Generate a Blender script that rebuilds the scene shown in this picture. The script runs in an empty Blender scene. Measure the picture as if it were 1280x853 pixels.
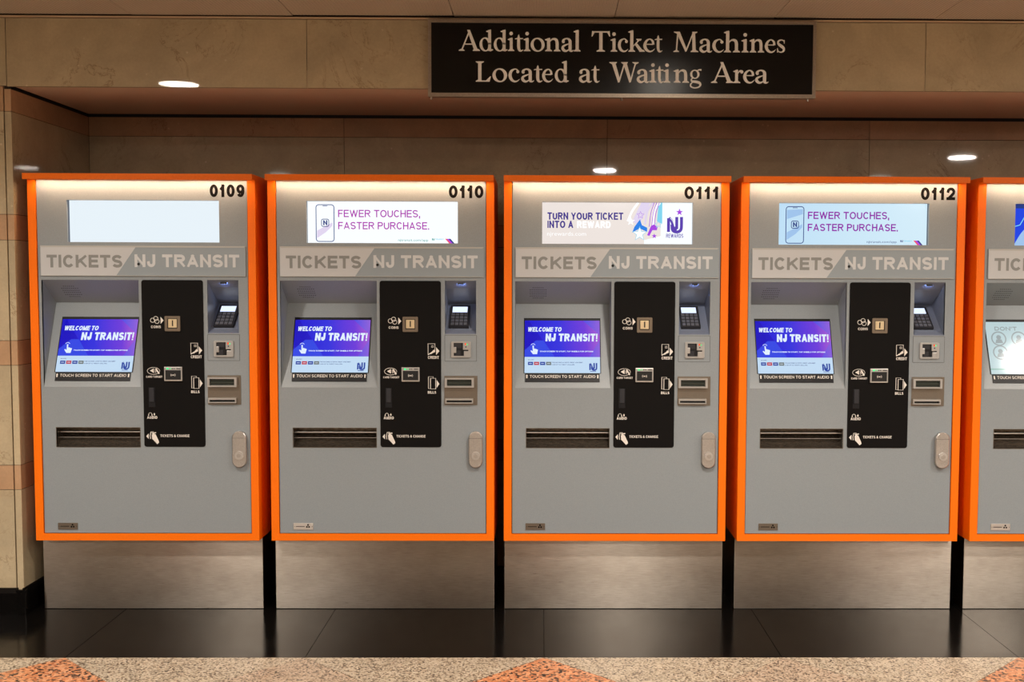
import bpy, bmesh, math, random
from mathutils import Vector, Matrix
random.seed(7)
C = bpy.context.scene.collection
sc = bpy.context.scene

# ------------------------------------------------------------------ camera
PITCH, YAW, ROLL = 0.0630022, 0.0109442, 0.0033971
F_PX, SH_X, SH_Y = 1401.9, 53.15, 12.73          # 1280 px wide frame
EYE = 1.5061
cd = bpy.data.cameras.new('camera'); cam = bpy.data.objects.new('camera', cd); C.objects.link(cam)
cp, sp, cy_, sy_ = math.cos(PITCH), math.sin(PITCH), math.cos(YAW), math.sin(YAW)
fwd = Vector((sy_*cp, cy_*cp, -sp)); r0 = Vector((cy_, -sy_, 0)); u0 = r0.cross(fwd)
R_ = r0*math.cos(ROLL) + u0*math.sin(ROLL); U_ = -r0*math.sin(ROLL) + u0*math.cos(ROLL)
M = Matrix((R_, U_, -fwd)).transposed().to_4x4(); M.translation = (0, 0, EYE)
cam.matrix_world = M
cd.sensor_width = 36.0; cd.lens = F_PX/1280*36.0
cd.shift_x = -SH_X/1280; cd.shift_y = SH_Y/1280
cd.clip_start = .05; cd.clip_end = 60
sc.camera = cam

# ------------------------------------------------------------------ world, light, exposure
def lin(c):
    return tuple(((v/255)/12.92 if v/255 <= .04045 else (((v/255)+.055)/1.055)**2.4) for v in c)
w = bpy.data.worlds.new('hall_ambient'); sc.world = w; w.use_nodes = True
w.node_tree.nodes['Background'].inputs[0].default_value = (1.0, .88, .76, 1)
w.node_tree.nodes['Background'].inputs[1].default_value = .10
sc.view_settings.view_transform = 'Standard'; sc.view_settings.look = 'None'
sc.view_settings.gamma = 1.0; sc.view_settings.exposure = 0.0
sc.view_settings.use_curve_mapping = False
CEIL = 2.655
LAMPS = [(-4.95, 3.3), (-2.13, 3.3), (.69, 3.3), (3.2, 3.3), (6.1, 3.3), (.64, 0), (3.83, 1.36), (-2.9, -.85), (3.75, -.85), (-5.6, -.8), (-2.9, -3.4), (.9, -3.4), (4.5, -3.4)]
def downlight(x, y, power, size=.22, spread=140):
    l = bpy.data.lights.new('downlight', 'AREA'); l.shape = 'DISK'; l.size = size
    l.energy = power; l.color = (1.0, .92, .83); l.spread = math.radians(spread)
    o = bpy.data.objects.new('downlight', l); C.objects.link(o); o.location = (x, y, CEIL-.016)
for x, y in LAMPS: downlight(x, y, 40 if y == 3.3 else 78, spread=140 if y == 3.3 else 176)

# ------------------------------------------------------------------ node helpers and materials
def new_mat(name):
    m = bpy.data.materials.new(name); m.use_nodes = True
    nt = m.node_tree; return m, nt, nt.nodes['Principled BSDF']
def pmat(name, rgb, rough=.5, metal=0.0, coat=0.0, spec=.5, emit=None, es=0.0):
    m, nt, b = new_mat(name)
    b.inputs['Base Color'].default_value = (*lin(rgb), 1)
    b.inputs['Roughness'].default_value = rough; b.inputs['Metallic'].default_value = metal
    b.inputs['Coat Weight'].default_value = coat; b.inputs['Coat Roughness'].default_value = .03
    b.inputs['Specular IOR Level'].default_value = spec
    if emit:
        b.inputs['Emission Color'].default_value = (*lin(emit), 1); b.inputs['Emission Strength'].default_value = es
    return m
def N(nt, t, **kw):
    n = nt.nodes.new(t)
    for k, v in kw.items(): setattr(n, k, v)
    return n
def coords(nt, scale=(1, 1, 1), rnd=True):
    tc = N(nt, 'ShaderNodeTexCoord'); mp = N(nt, 'ShaderNodeMapping'); mp.inputs['Scale'].default_value = scale
    nt.links.new(tc.outputs['Object'], mp.inputs['Vector'])
    if rnd:
        oi = N(nt, 'ShaderNodeObjectInfo'); mu = N(nt, 'ShaderNodeMath', operation='MULTIPLY'); mu.inputs[1].default_value = 37.0
        nt.links.new(oi.outputs['Random'], mu.inputs[0]); nt.links.new(mu.outputs[0], mp.inputs['Location'])
    return mp.outputs['Vector']
def noise(nt, vec, scale, detail=4, rough=.55, dist=0.0):
    n = N(nt, 'ShaderNodeTexNoise'); n.inputs['Scale'].default_value = scale; n.inputs['Detail'].default_value = detail
    n.inputs['Roughness'].default_value = rough; n.inputs['Distortion'].default_value = dist
    nt.links.new(vec, n.inputs['Vector']); return n.outputs['Fac']
def ramp(nt, fac, stops):
    r = N(nt, 'ShaderNodeValToRGB'); e = r.color_ramp.elements
    while len(e) < len(stops): e.new(.5)
    for el, (p, c) in zip(e, stops): el.position = p; el.color = (*c, 1)
    nt.links.new(fac, r.inputs['Fac']); return r.outputs['Color']
def mix(nt, a, b, fac, mode='MIX'):
    m = N(nt, 'ShaderNodeMix', data_type='RGBA', blend_type=mode)
    for s, v in ((m.inputs[6], a), (m.inputs[7], b)):
        if isinstance(v, tuple): s.default_value = (*v, 1)
        else: nt.links.new(v, s)
    if isinstance(fac, float): m.inputs[0].default_value = fac
    else: nt.links.new(fac, m.inputs[0])
    return m.outputs[2]
def bump(nt, b, h, strength=.2, dist=.002):
    n = N(nt, 'ShaderNodeBump'); n.inputs['Strength'].default_value = strength; n.inputs['Distance'].default_value = dist
    nt.links.new(h, n.inputs['Height']); nt.links.new(n.outputs['Normal'], b.inputs['Normal'])

def marble(name, base, vein, light, rough=.16, coat=1.0):
    m, nt, b = new_mat(name); v = coords(nt)
    cloud = noise(nt, v, 3.0, 6, .6, .6)
    c = ramp(nt, cloud, [(.3, tuple(k*.80 for k in lin(base))), (.7, tuple(k*1.12 for k in lin(base)))])
    vn = noise(nt, v, 3.4, 9, .66, 1.0)
    a = N(nt, 'ShaderNodeMath', operation='SUBTRACT'); a.inputs[1].default_value = .5; nt.links.new(vn, a.inputs[0])
    ab = N(nt, 'ShaderNodeMath', operation='ABSOLUTE'); nt.links.new(a.outputs[0], ab.inputs[0])
    mask = ramp(nt, ab.outputs[0], [(0.0, (.75,)*3), (.008, (0, 0, 0))])
    gate = ramp(nt, noise(nt, v, 2.0, 2), [(.5, (0, 0, 0)), (.62, (1, 1, 1))])
    mk = mix(nt, (0, 0, 0), mask, gate)
    c = mix(nt, c, lin(vein), mk)
    vo = N(nt, 'ShaderNodeTexVoronoi'); vo.inputs['Scale'].default_value = 26; nt.links.new(v, vo.inputs['Vector'])
    sp_ = ramp(nt, vo.outputs['Distance'], [(.07, (.6,)*3), (.16, (0, 0, 0))])
    g2 = ramp(nt, noise(nt, v, 7, 2), [(.56, (0, 0, 0)), (.66, (1, 1, 1))])
    c = mix(nt, c, lin(light), mix(nt, (0, 0, 0), sp_, g2))
    fine = noise(nt, v, 90, 3); c = mix(nt, c, ramp(nt, fine, [(.3, (.82,)*3), (.7, (1, 1, 1))]), .5, 'MULTIPLY')
    nt.links.new(c, b.inputs['Base Color'])
    b.inputs['Roughness'].default_value = .45; b.inputs['Coat Weight'].default_value = coat
    b.inputs['Coat Roughness'].default_value = rough*.15
    b.inputs['Specular IOR Level'].default_value = .3
    return m
def granite(name, cols, scale=90, rough=.35, coat=.2):
    m, nt, b = new_mat(name); v = coords(nt)
    vo = N(nt, 'ShaderNodeTexVoronoi'); vo.inputs['Scale'].default_value = scale; nt.links.new(v, vo.inputs['Vector'])
    sx = N(nt, 'ShaderNodeSeparateColor'); nt.links.new(vo.outputs['Color'], sx.inputs[0])
    stops = [(i/len(cols), lin(c)) for i, c in enumerate(cols)]
    r = N(nt, 'ShaderNodeValToRGB'); r.color_ramp.interpolation = 'CONSTANT'; e = r.color_ramp.elements
    while len(e) < len(stops): e.new(.5)
    for el, (p, c) in zip(e, stops): el.position = p; el.color = (*c, 1)
    nt.links.new(sx.outputs[0], r.inputs['Fac'])
    big = ramp(nt, noise(nt, v, 14, 4), [(.3, (.8,)*3), (.7, (1.05,)*3)])
    c = mix(nt, r.outputs['Color'], big, .8, 'MULTIPLY')
    nt.links.new(c, b.inputs['Base Color']); b.inputs['Roughness'].default_value = rough
    b.inputs['Coat Weight'].default_value = coat; b.inputs['Coat Roughness'].default_value = .12
    return m

MT = {}
MT['marble'] = marble('cream_marble', (184, 166, 134), (118, 90, 56), (222, 206, 176))
MT['marble_pink'] = marble('rose_marble', (186, 148, 112), (130, 76, 40), (230, 190, 150))
MT['joint'] = pmat('dark_joint', (52, 34, 20), .8)
MT['soffit'] = pmat('soffit_paint', (200, 172, 150), .6)
MT['black'] = pmat('flat_black', (6, 6, 6), .6)
MT['light_granite'] = granite('light_speckled_granite', [(172, 158, 134), (186, 172, 150), (151, 136, 114), (195, 181, 160), (118, 102, 84), (178, 163, 139), (81, 69, 57), (190, 176, 155)], 150)
MT['pink_granite'] = granite('pinkish_speckled_granite', [(173, 151, 128), (183, 163, 141), (148, 128, 106), (190, 171, 150), (109, 92, 76), (175, 155, 131), (77, 66, 54), (185, 166, 144)], 150)
MT['orange_granite'] = granite('orange_speckled_granite', [(204, 136, 92), (192, 122, 78), (214, 154, 112), (180, 108, 68), (70, 52, 40), (208, 144, 102), (122, 90, 66), (206, 150, 112), (48, 38, 32), (198, 130, 86)], 95)
def black_granite():
    m, nt, b = new_mat('polished_black_granite'); v = coords(nt)
    c = ramp(nt, noise(nt, v, 260, 2), [(.35, lin((7, 6, 6))), (.66, lin((14, 12, 10))), (.84, lin((44, 38, 32)))])
    nt.links.new(c, b.inputs['Base Color'])
    r = ramp(nt, noise(nt, v, 9, 5, .7), [(.3, (.11,)*3), (.75, (.22,)*3)])
    nt.links.new(r, b.inputs['Roughness']); b.inputs['Specular IOR Level'].default_value = .15
    return m
MT['black_granite'] = black_granite()
def ceiling_mat():
    m, nt, b = new_mat('perforated_ceiling_metal')
    tc = N(nt, 'ShaderNodeTexCoord'); vm = N(nt, 'ShaderNodeVectorMath', operation='MULTIPLY'); vm.inputs[1].default_value = (100, 100, 0)
    rot = N(nt, 'ShaderNodeMapping'); rot.inputs['Rotation'].default_value = (0, 0, math.radians(45))
    nt.links.new(tc.outputs['Object'], rot.inputs[0]); nt.links.new(rot.outputs[0], vm.inputs[0])
    fr = N(nt, 'ShaderNodeVectorMath', operation='FRACTION'); nt.links.new(vm.outputs[0], fr.inputs[0])
    sb = N(nt, 'ShaderNodeVectorMath', operation='SUBTRACT'); sb.inputs[1].default_value = (.5, .5, 0); nt.links.new(fr.outputs[0], sb.inputs[0])
    ln = N(nt, 'ShaderNodeVectorMath', operation='LENGTH'); nt.links.new(sb.outputs[0], ln.inputs[0])
    c = ramp(nt, ln.outputs['Value'], [(.24, lin((84, 68, 54))), (.34, lin((206, 188, 168)))])
    nt.links.new(c, b.inputs['Base Color']); b.inputs['Roughness'].default_value = .6
    return m
MT['ceiling'] = ceiling_mat()
MT['trim'] = pmat('trim_paint', (196, 170, 140), .5)

def paint(name, rgb, rough, var=.04, speck=420, metal=0.0):
    m, nt, b = new_mat(name); v = coords(nt, rnd=False)
    n1 = noise(nt, v, speck, 2); c = ramp(nt, n1, [(.3, tuple(k*(1-var*2) for k in lin(rgb))), (.7, tuple(k*(1+var) for k in lin(rgb)))])
    nt.links.new(c, b.inputs['Base Color'])
    b.inputs['Roughness'].default_value = rough; b.inputs['Metallic'].default_value = metal
    return m
MT['grey'] = paint('grey_powder_coat', (137, 144, 148), .42, .05)
MT['grey_blue_lit'] = paint('grey_recess_blue_lit', (122, 130, 148), .35, .05)  # bluish glow inside the pin pad recess is put into this coat colour
MT['orange'] = paint('orange_powder_coat', (246, 114, 0), .42, .03, 200); MT['orange'].node_tree.nodes['Principled BSDF'].inputs['Specular IOR Level'].default_value = .25
def brushed(name, rgb, rough=.32, streak=(3, 3, 160), mottled=True):
    m, nt, b = new_mat(name); v = coords(nt, streak)
    s = noise(nt, v, 6, 4, .6); c1 = ramp(nt, s, [(.3, tuple(k*.76 for k in lin(rgb))), (.7, tuple(k*1.1 for k in lin(rgb)))])
    if mottled:
        v2 = coords(nt, (1, 1, 1.6)); c1 = mix(nt, c1, ramp(nt, noise(nt, v2, 5, 6, .65), [(.3, (.72, .69, .66)), (.7, (1, 1, 1))]), .7, 'MULTIPLY')
    nt.links.new(c1, b.inputs['Base Color']); b.inputs['Metallic'].default_value = 1.0
    rr = ramp(nt, s, [(.3, (rough*.85,)*3), (.7, (rough*1.2,)*3)]); nt.links.new(rr, b.inputs['Roughness'])
    if not mottled: b.inputs['Metallic'].default_value = .88
    b.inputs['Anisotropic'].default_value = .9 if mottled else 0; b.inputs['Anisotropic Rotation'].default_value = .25 if mottled else 0
    tg = N(nt, 'ShaderNodeTangent', direction_type='RADIAL', axis='Z'); 
    if mottled: nt.links.new(tg.outputs[0], b.inputs['Tangent'])
    bump(nt, b, s, .05, .0004)
    return m
MT['steel'] = brushed('brushed_steel', (190, 180, 168), .32)
MT['steel_small'] = brushed('satin_steel', (196, 192, 188), .34, (60, 60, 60), False)
MT['taupe'] = brushed('taupe_metal', (128, 118, 106), .45, (40, 40, 200), False)
MT['tray_dark'] = brushed('tray_dark_steel', (128, 118, 106), .26, (6, 200, 200), False)
MT['chrome'] = pmat('bright_bezel', (206, 204, 202), .3, .8)
MT['dark_plastic'] = pmat('dark_plastic', (22, 22, 25), .45, spec=.25)
MT['mid_plastic'] = pmat('charcoal_plastic', (44, 44, 48), .5, spec=.3)
MT['slot_green'] = pmat('slot_interior', (44, 50, 40), .5)
MT['bk_panel'] = paint('black_control_coat', (13, 11, 10), .6, .1); MT['bk_panel'].node_tree.nodes['Principled BSDF'].inputs['Specular IOR Level'].default_value = .12
MT['print'] = pmat('white_print', (222, 216, 208), .6)
MT['num'] = pmat('black_vinyl', (6, 4, 4), .6, spec=.1)
MT['coin_face'] = pmat('coin_plate', (226, 204, 164), .35, .5)
MT['coin_frame'] = pmat('coin_bezel', (128, 114, 98), .4, .7)
MT['acrylic'] = pmat('header_acrylic', (144, 154, 160), .3, coat=.6)
MT['acrylic_light'] = pmat('header_frosted', (190, 192, 194), .3, coat=.6)
MT['acrylic_edge'] = pmat('header_acrylic_edge', (176, 176, 172), .3, coat=.5)
MT['hd_dark'] = pmat('header_grey_letters', (132, 134, 132), .4, coat=.5)
MT['hd_light'] = pmat('header_pale_letters', (200, 203, 205), .4, coat=.5)
MT['well'] = pmat('display_well', (34, 44, 70), .3)
MT['keys'] = pmat('keypad_keys', (96, 98, 106), .5)
def screen(name, rgb, s=1.0, coat=True):
    m = pmat(name, (4, 4, 6), .08 if coat else .5, spec=.5 if coat else 0, emit=rgb, es=s); return m
def screen_ramp(name, stops, vec=(1, 0, 0), off=0.0, s=1.0):
    m, nt, b = new_mat(name); b.inputs['Base Color'].default_value = (.002, .002, .003, 1); b.inputs['Roughness'].default_value = .08
    tc = N(nt, 'ShaderNodeTexCoord'); d = N(nt, 'ShaderNodeVectorMath', operation='DOT_PRODUCT'); d.inputs[1].default_value = vec
    nt.links.new(tc.outputs['Object'], d.inputs[0])
    a = N(nt, 'ShaderNodeMath', operation='ADD'); a.inputs[1].default_value = off; nt.links.new(d.outputs['Value'], a.inputs[0])
    c = ramp(nt, a.outputs[0], [(p, lin(q)) for p, q in stops])
    nt.links.new(c, b.inputs['Emission Color']); b.inputs['Emission Strength'].default_value = s
    return m
MT['led'] = pmat('led', (255, 255, 255), .5, emit=(255, 212, 172), es=900)
MT['lens'] = pmat('lamp_lens', (255, 255, 255), .5, emit=(255, 244, 228), es=55)
MT['led_bar'] = pmat('led_bar', (230, 215, 200), .5)
MT['led_green'] = screen('green_led', (60, 255, 150), 1.2)
MT['led_amber'] = screen('amber_led', (255, 90, 40), 1.2)
MT['lcd_pale'] = screen('pale_lcd', (214, 228, 255), 1.3)
MT['led_blue'] = pmat('blue_white_led', (255, 255, 255), .5, emit=(150, 180, 255), es=85)
# advertising screens
MT['ad_white'] = screen('display_white', (246, 252, 255), 1.05)
MT['ad_blank'] = screen('display_blank', (234, 245, 252), .98)
MT['ad_cream'] = screen('display_cream', (238, 228, 222), 1.0)
MT['ad_bluewhite'] = screen_ramp('display_pale_blue', [(0, (188, 222, 246)), (.5, (204, 232, 248)), (1, (214, 238, 250))], (1.2, 0, 0), .5)
MT['ad_blue'] = screen('display_blue', (34, 70, 226), 1.0)
MT['magenta'] = screen('ink_magenta', (176, 40, 176))
MT['purple_t'] = screen('ink_purple', (146, 24, 168))
MT['indigo'] = screen('ink_indigo', (66, 52, 140))
MT['violet'] = screen('ink_violet', (92, 66, 176))
MT['ink_purple2'] = screen('ink_bright_purple', (168, 70, 226))
MT['ink_blue'] = screen('ink_blue', (44, 130, 232))
MT['ink_cyan'] = screen('ink_cyan', (130, 214, 240))
MT['ink_pale'] = screen('ink_lilac', (226, 214, 240))
MT['ink_navy'] = screen('ink_navy', (40, 60, 130))
MT['ink_teal'] = screen('ink_teal', (40, 160, 150))
MT['ink_coral'] = screen('ink_coral', (240, 90, 110))
MT['ink_white'] = screen('ink_white', (255, 255, 255), 1.05)
MT['ink_skin'] = screen('ink_pale_blue', (160, 196, 236))
# touch screen (object coordinates: x runs -.41 .. -.07 on a machine)
MT['ts_grad'] = screen_ramp('welcome_gradient', [(0, (30, 26, 214)), (.35, (52, 52, 226)), (.68, (112, 62, 222)), (1, (206, 112, 206))], (2.7, 0, .35), .60, .95)
MT['ts_facet'] = screen_ramp('welcome_facet', [(0, (24, 18, 196)), (.5, (60, 44, 216)), (1, (150, 76, 214))], (2.7, 0, .35), .56, .95)
MT['ts_facet2'] = screen_ramp('welcome_facet_light', [(0, (52, 74, 232)), (.5, (74, 82, 234)), (1, (206, 120, 200))], (2.7, 0, .2), .62, .95)
MT['ts_band'] = screen('screen_pale_band', (196, 222, 246), .98)
MT['ts_white'] = screen('screen_white', (226, 240, 255), 1.0)
MT['ts_pale'] = screen('screen_pale_aqua', (196, 220, 224), .9)
MT['ts_pale2'] = screen('screen_faint_mark', (164, 176, 178), .85)
MT['ts_tint'] = screen('screen_mint_band', (160, 204, 196), .85)
MT['card_blue'] = screen('card_blue', (40, 70, 160)); MT['card_red'] = screen('card_red', (190, 60, 80)); MT['card_grey'] = screen('card_grey', (110, 120, 120))
MT['sign_black'] = pmat('sign_black', (2, 2, 2), .2, spec=.3)
MT['sign_text'] = pmat('sign_letters', (244, 243, 240), .5)
MT['sign_frame'] = brushed('sign_frame_metal', (176, 164, 150), .35, (40, 40, 40), False)

# ------------------------------------------------------------------ mesh helpers
def link(name, me, m, parent=None, smooth=False):
    o = bpy.data.objects.new(name, me); C.objects.link(o)
    for x in (m if isinstance(m, (list, tuple)) else [m]): me.materials.append(MT[x] if isinstance(x, str) else x)
    if smooth:
        for p in me.polygons: p.use_smooth = True
    if parent: o.parent = parent
    return o
class MB:
    """vertices and faces collected into one mesh"""
    def __init__(s): s.v = []; s.f = []; s.m = []
    def face(s, pts, mi=0):
        n = len(s.v); s.v += [tuple(p) for p in pts]; s.f.append(tuple(range(n, n+len(pts)))); s.m.append(mi)
    def box(s, x0, x1, y0, y1, z0, z1, mi=0, bev=0.0):
        if bev <= 0:
            n = len(s.v)
            s.v += [(x0, y0, z0), (x1, y0, z0), (x1, y1, z0), (x0, y1, z0), (x0, y0, z1), (x1, y0, z1), (x1, y1, z1), (x0, y1, z1)]
            for q in ((0, 3, 2, 1), (4, 5, 6, 7), (0, 1, 5, 4), (1, 2, 6, 5), (2, 3, 7, 6), (3, 0, 4, 7)):
                s.f.append(tuple(n+k for k in q)); s.m.append(mi)
            return
        bm = bmesh.new(); bmesh.ops.create_cube(bm, size=1)
        for v in bm.verts: v.co = ((x0+x1)/2+v.co.x*(x1-x0), (y0+y1)/2+v.co.y*(y1-y0), (z0+z1)/2+v.co.z*(z1-z0))
        bmesh.ops.bevel(bm, geom=bm.edges[:], offset=bev, segments=2, profile=.7, affect='EDGES')
        s.add(bm, mi)
    def add(s, bm, mi=0):
        bm.verts.index_update(); n = len(s.v); s.v += [tuple(v.co) for v in bm.verts]
        for f in bm.faces: s.f.append(tuple(n+v.index for v in f.verts)); s.m.append(mi)
        bm.free()
    def prism(s, pts, y0, y1, mi=0):
        """outline in x,z pushed from y0 (front) to y1 (back)"""
        n = len(s.v); k = len(pts); a = sum(pts[i][0]*pts[(i+1) % k][1]-pts[(i+1) % k][0]*pts[i][1] for i in range(k))
        if a < 0: pts = pts[::-1]
        s.v += [(x, y0, z) for x, z in pts] + [(x, y1, z) for x, z in pts]
        s.f.append(tuple(range(n, n+k))); s.m.append(mi); s.f.append(tuple(range(n+2*k-1, n+k-1, -1))); s.m.append(mi)
        for i in range(k):
            j = (i+1) % k; s.f.append((n+i, n+k+i, n+k+j, n+j)); s.m.append(mi)
    def ring(s, outer, inner, y0, y1, mi=0):
        """flat ring between two outlines with the same count, with depth"""
        k = len(outer); n = len(s.v)
        for L, y in ((outer, y0), (inner, y0), (outer, y1), (inner, y1)): s.v += [(x, y, z) for x, z in L]
        for i in range(k):
            j = (i+1) % k
            for q in ((i, j, k+j, k+i), (i, 2*k+i, 2*k+j, j), (k+i, k+j, 3*k+j, 3*k+i)):
                s.f.append(tuple(n+t for t in q)); s.m.append(mi)
    def build(s, name, m, parent=None, shift=(0, 0, 0), smooth=False, fix=True):
        me = bpy.data.meshes.new(name)
        me.from_pydata([(x+shift[0], y+shift[1], z+shift[2]) for x, y, z in s.v], [], s.f)
        for p, mi in zip(me.polygons, s.m): p.material_index = mi
        if fix:
            bm = bmesh.new(); bm.from_mesh(me); bmesh.ops.recalc_face_normals(bm, faces=bm.faces); bm.to_mesh(me); bm.free()
        me.update(); return link(name, me, m, parent, smooth)
def rrect(x0, x1, z0, z1, r, seg=5):
    P = []
    for cx, cz, a in ((x1-r, z1-r, 0), (x0+r, z1-r, 90), (x0+r, z0+r, 180), (x1-r, z0+r, 270)):
        for k in range(seg+1):
            t = math.radians(a+90*k/seg); P.append((cx+r*math.cos(t), cz+r*math.sin(t)))
    return P
def circ(cx, cz, r, n=24, rz=None):
    return [(cx+r*math.cos(2*math.pi*k/n), cz+(rz or r)*math.sin(2*math.pi*k/n)) for k in range(n)]
def tag(o, label, cat, group=None):
    o['label'] = label; o['category'] = cat
    if group: o['group'] = group
    return o
def struct(o, label=None):
    o['kind'] = 'structure'
    if label: o['label'] = label
    return o

# ------------------------------------------------------------------ flat artwork (prints and screen pictures)
def catmull(P, seg=6):
    out = []
    for i in range(len(P)-1):
        a, b, c, d = P[max(i-1, 0)], P[i], P[i+1], P[min(i+2, len(P)-1)]
        for k in range(seg):
            t = k/seg
            out.append(tuple(.5*((2*b[q]) + (-a[q]+c[q])*t + (2*a[q]-5*b[q]+4*c[q]-d[q])*t*t + (-a[q]+3*b[q]-3*c[q]+d[q])*t**3) for q in range(len(b))))
    out.append(tuple(P[-1])); return out
def arc(cx, cy, rx, ry, a0, a1, n=14):
    return [(cx+rx*math.cos(math.radians(a0+(a1-a0)*k/n)), cy+ry*math.sin(math.radians(a0+(a1-a0)*k/n))) for k in range(n+1)]
class Sheet:
    def __init__(s): s.p = []; s.slots = []
    def mi(s, m):
        if m not in s.slots: s.slots.append(m)
        return s.slots.index(m)
    def poly(s, pts, m, lv=0): s.p.append((list(pts), s.mi(m), lv))
    def rect(s, x0, x1, y0, y1, m, lv=0): s.poly([(x0, y0), (x1, y0), (x1, y1), (x0, y1)], m, lv)
    def strip(s, P, W, m, lv=0, close=False):
        """a line of changing width W (one value or one per point)"""
        n = len(P); W = W if isinstance(W, (list, tuple)) else [W]*n; L = []; R = []
        for i in range(n):
            a = P[(i-1) % n] if close else P[max(i-1, 0)]; b = P[(i+1) % n] if close else P[min(i+1, n-1)]
            dx, dy = b[0]-a[0], b[1]-a[1]; l = math.hypot(dx, dy) or 1; nx, ny = -dy/l*W[i]/2, dx/l*W[i]/2
            L.append((P[i][0]+nx, P[i][1]+ny)); R.append((P[i][0]-nx, P[i][1]-ny))
        for i in range(n if close else n-1):
            j = (i+1) % n; s.poly([R[i], R[j], L[j], L[i]], m, lv)
    def circle(s, cx, cy, r, m, lv=0, n=16): s.poly(circ(cx, cy, r, n), m, lv)
    def outline(s, pts, wd, m, lv=0): s.strip(pts, wd, m, lv, True)
    def text(s, t, x, y, width, h, m, wt=.19, lv=0, shear=0, gap=.13):
        """block capitals drawn with strokes; fills the given width"""
        tot = sum(CAPW.get(c, .8) for c in t)+gap*(len(t)-1); k = width/h/tot; px = 0.0
        for c in t:
            W = CAPW.get(c, .8)*k
            for st in CAPS.get(c, []):
                q = min(wt/2, W/2)
                P = [(q+a*(W-2*q), q+b*(1-2*q)) for a, b in st]
                (ax, ay), (bx, by) = P[0], P[1]; l = math.hypot(ax-bx, ay-by) or 1
                if c not in 'O0CGSU698&3' or len(st) == 2: P[0] = (ax+(ax-bx)/l*q, ay+(ay-by)/l*q)
                (ax, ay), (bx, by) = P[-1], P[-2]; l = math.hypot(ax-bx, ay-by) or 1
                if c not in 'O0CGSU698&3' or len(st) == 2: P[-1] = (ax+(ax-bx)/l*q, ay+(ay-by)/l*q)
                n = len(P); closed = n > 4 and math.hypot(P[0][0]-P[-1][0], P[0][1]-P[-1][1]) < 1e-6
                if closed: P = P[:-1]; n -= 1
                L = []; Rr = []
                for i in range(n):
                    a = P[(i-1) % n] if closed else P[max(i-1, 0)]; b = P[(i+1) % n] if closed else P[min(i+1, n-1)]
                    dx, dy = b[0]-a[0], b[1]-a[1]; l = math.hypot(dx, dy) or 1; nx, ny = -dy/l*q, dx/l*q
                    for lst, sg in ((L, 1), (Rr, -1)):
                        gx = min(max(P[i][0]+sg*nx, 0), W); gy = P[i][1]+sg*ny
                        if c not in ',.:/': gy = min(max(gy, 0), 1)
                        lst.append((x+(px+gx)*h+shear*gy*h, y+gy*h))
                for i in range(n if closed else n-1):
                    j = (i+1) % n; s.poly([Rr[i], Rr[j], L[j], L[i]], m, lv)
            px += W+gap*k
    def letters(s, t, x, y, width, h, m, wt, lv, gap, name, mapping, parent):
        tot = sum(CAPW.get(c, .8) for c in t)+gap*(len(t)-1); k = width/h/tot; px = 0.0
        for c in t:
            W = CAPW.get(c, .8)*k
            if c != ' ':
                q = Sheet(); q.text(c, x+px*h, y, W*h, h, m, wt, lv); q.build(name, mapping, parent)
            px += W+gap*k
    def small(s, t, x, y, width, h, m, lv=0):
        """lower-case lettering from the built-in face"""
        cu = bpy.data.curves.new('t', 'FONT'); cu.body = t; cu.resolution_u = 2; o = bpy.data.objects.new('t', cu)
        me = bpy.data.meshes.new_from_object(o); xs = [v.co.x for v in me.vertices]
        kx = width/(max(xs)-min(xs)); kz = h/.7
        for p in me.polygons: s.poly([(x+(me.vertices[i].co.x-min(xs))*kx, y+me.vertices[i].co.y*kz) for i in p.vertices], m, lv)
        bpy.data.objects.remove(o); bpy.data.curves.remove(cu); bpy.data.meshes.remove(me)
    def build(s, name, mapping, parent=None, step=.00005):
        v = []; f = []; mm = []
        for i, (pts, mi, lv) in enumerate(s.p):
            a = sum(pts[k][0]*pts[(k+1) % len(pts)][1]-pts[(k+1) % len(pts)][0]*pts[k][1] for k in range(len(pts)))
            if abs(a) < 1e-10: continue
            if a < 0: pts = pts[::-1]
            n = len(v); d = .0003+lv*.0004+(i % 7)*step
            v += [mapping(x, y, d) for x, y in pts]; f.append(tuple(range(n, n+len(pts)))); mm.append(mi)
        me = bpy.data.meshes.new(name); me.from_pydata(v, [], f)
        for p, mi in zip(me.polygons, mm): p.material_index = mi
        return link(name, me, s.slots, parent)
front = lambda y: (lambda a, b, d: (a, y-d, b))
E_ = lambda cx, cy, rx, ry, a0, a1, n=12: arc(cx, cy, rx, ry, a0, a1, n)
CAPW = dict(A=.92, B=.86, C=.88, D=.88, E=.78, F=.74, G=.94, H=.84, I=.22, J=.66, K=.9, L=.72, M=1.02, N=.86, O=.98, P=.82, Q=1, R=.88, S=.82,
            T=.82, U=.84, V=.88, W=1.26, X=.9, Y=.88, Z=.8, **{' ': .28, ',': .2, '.': .2, '!': .22, '&': .9, "'": .18, '0': .68, '1': .46, '2': .68, '9': .68, '3': .68, '/': .4})
_s = E_(.5, .76, .5, .24, 20, 180, 9) + [(.04, .66), (.2, .55), (.5, .5), (.8, .45), (.96, .34)] + E_(.5, .24, .5, .24, 0, -160, 9)
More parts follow.
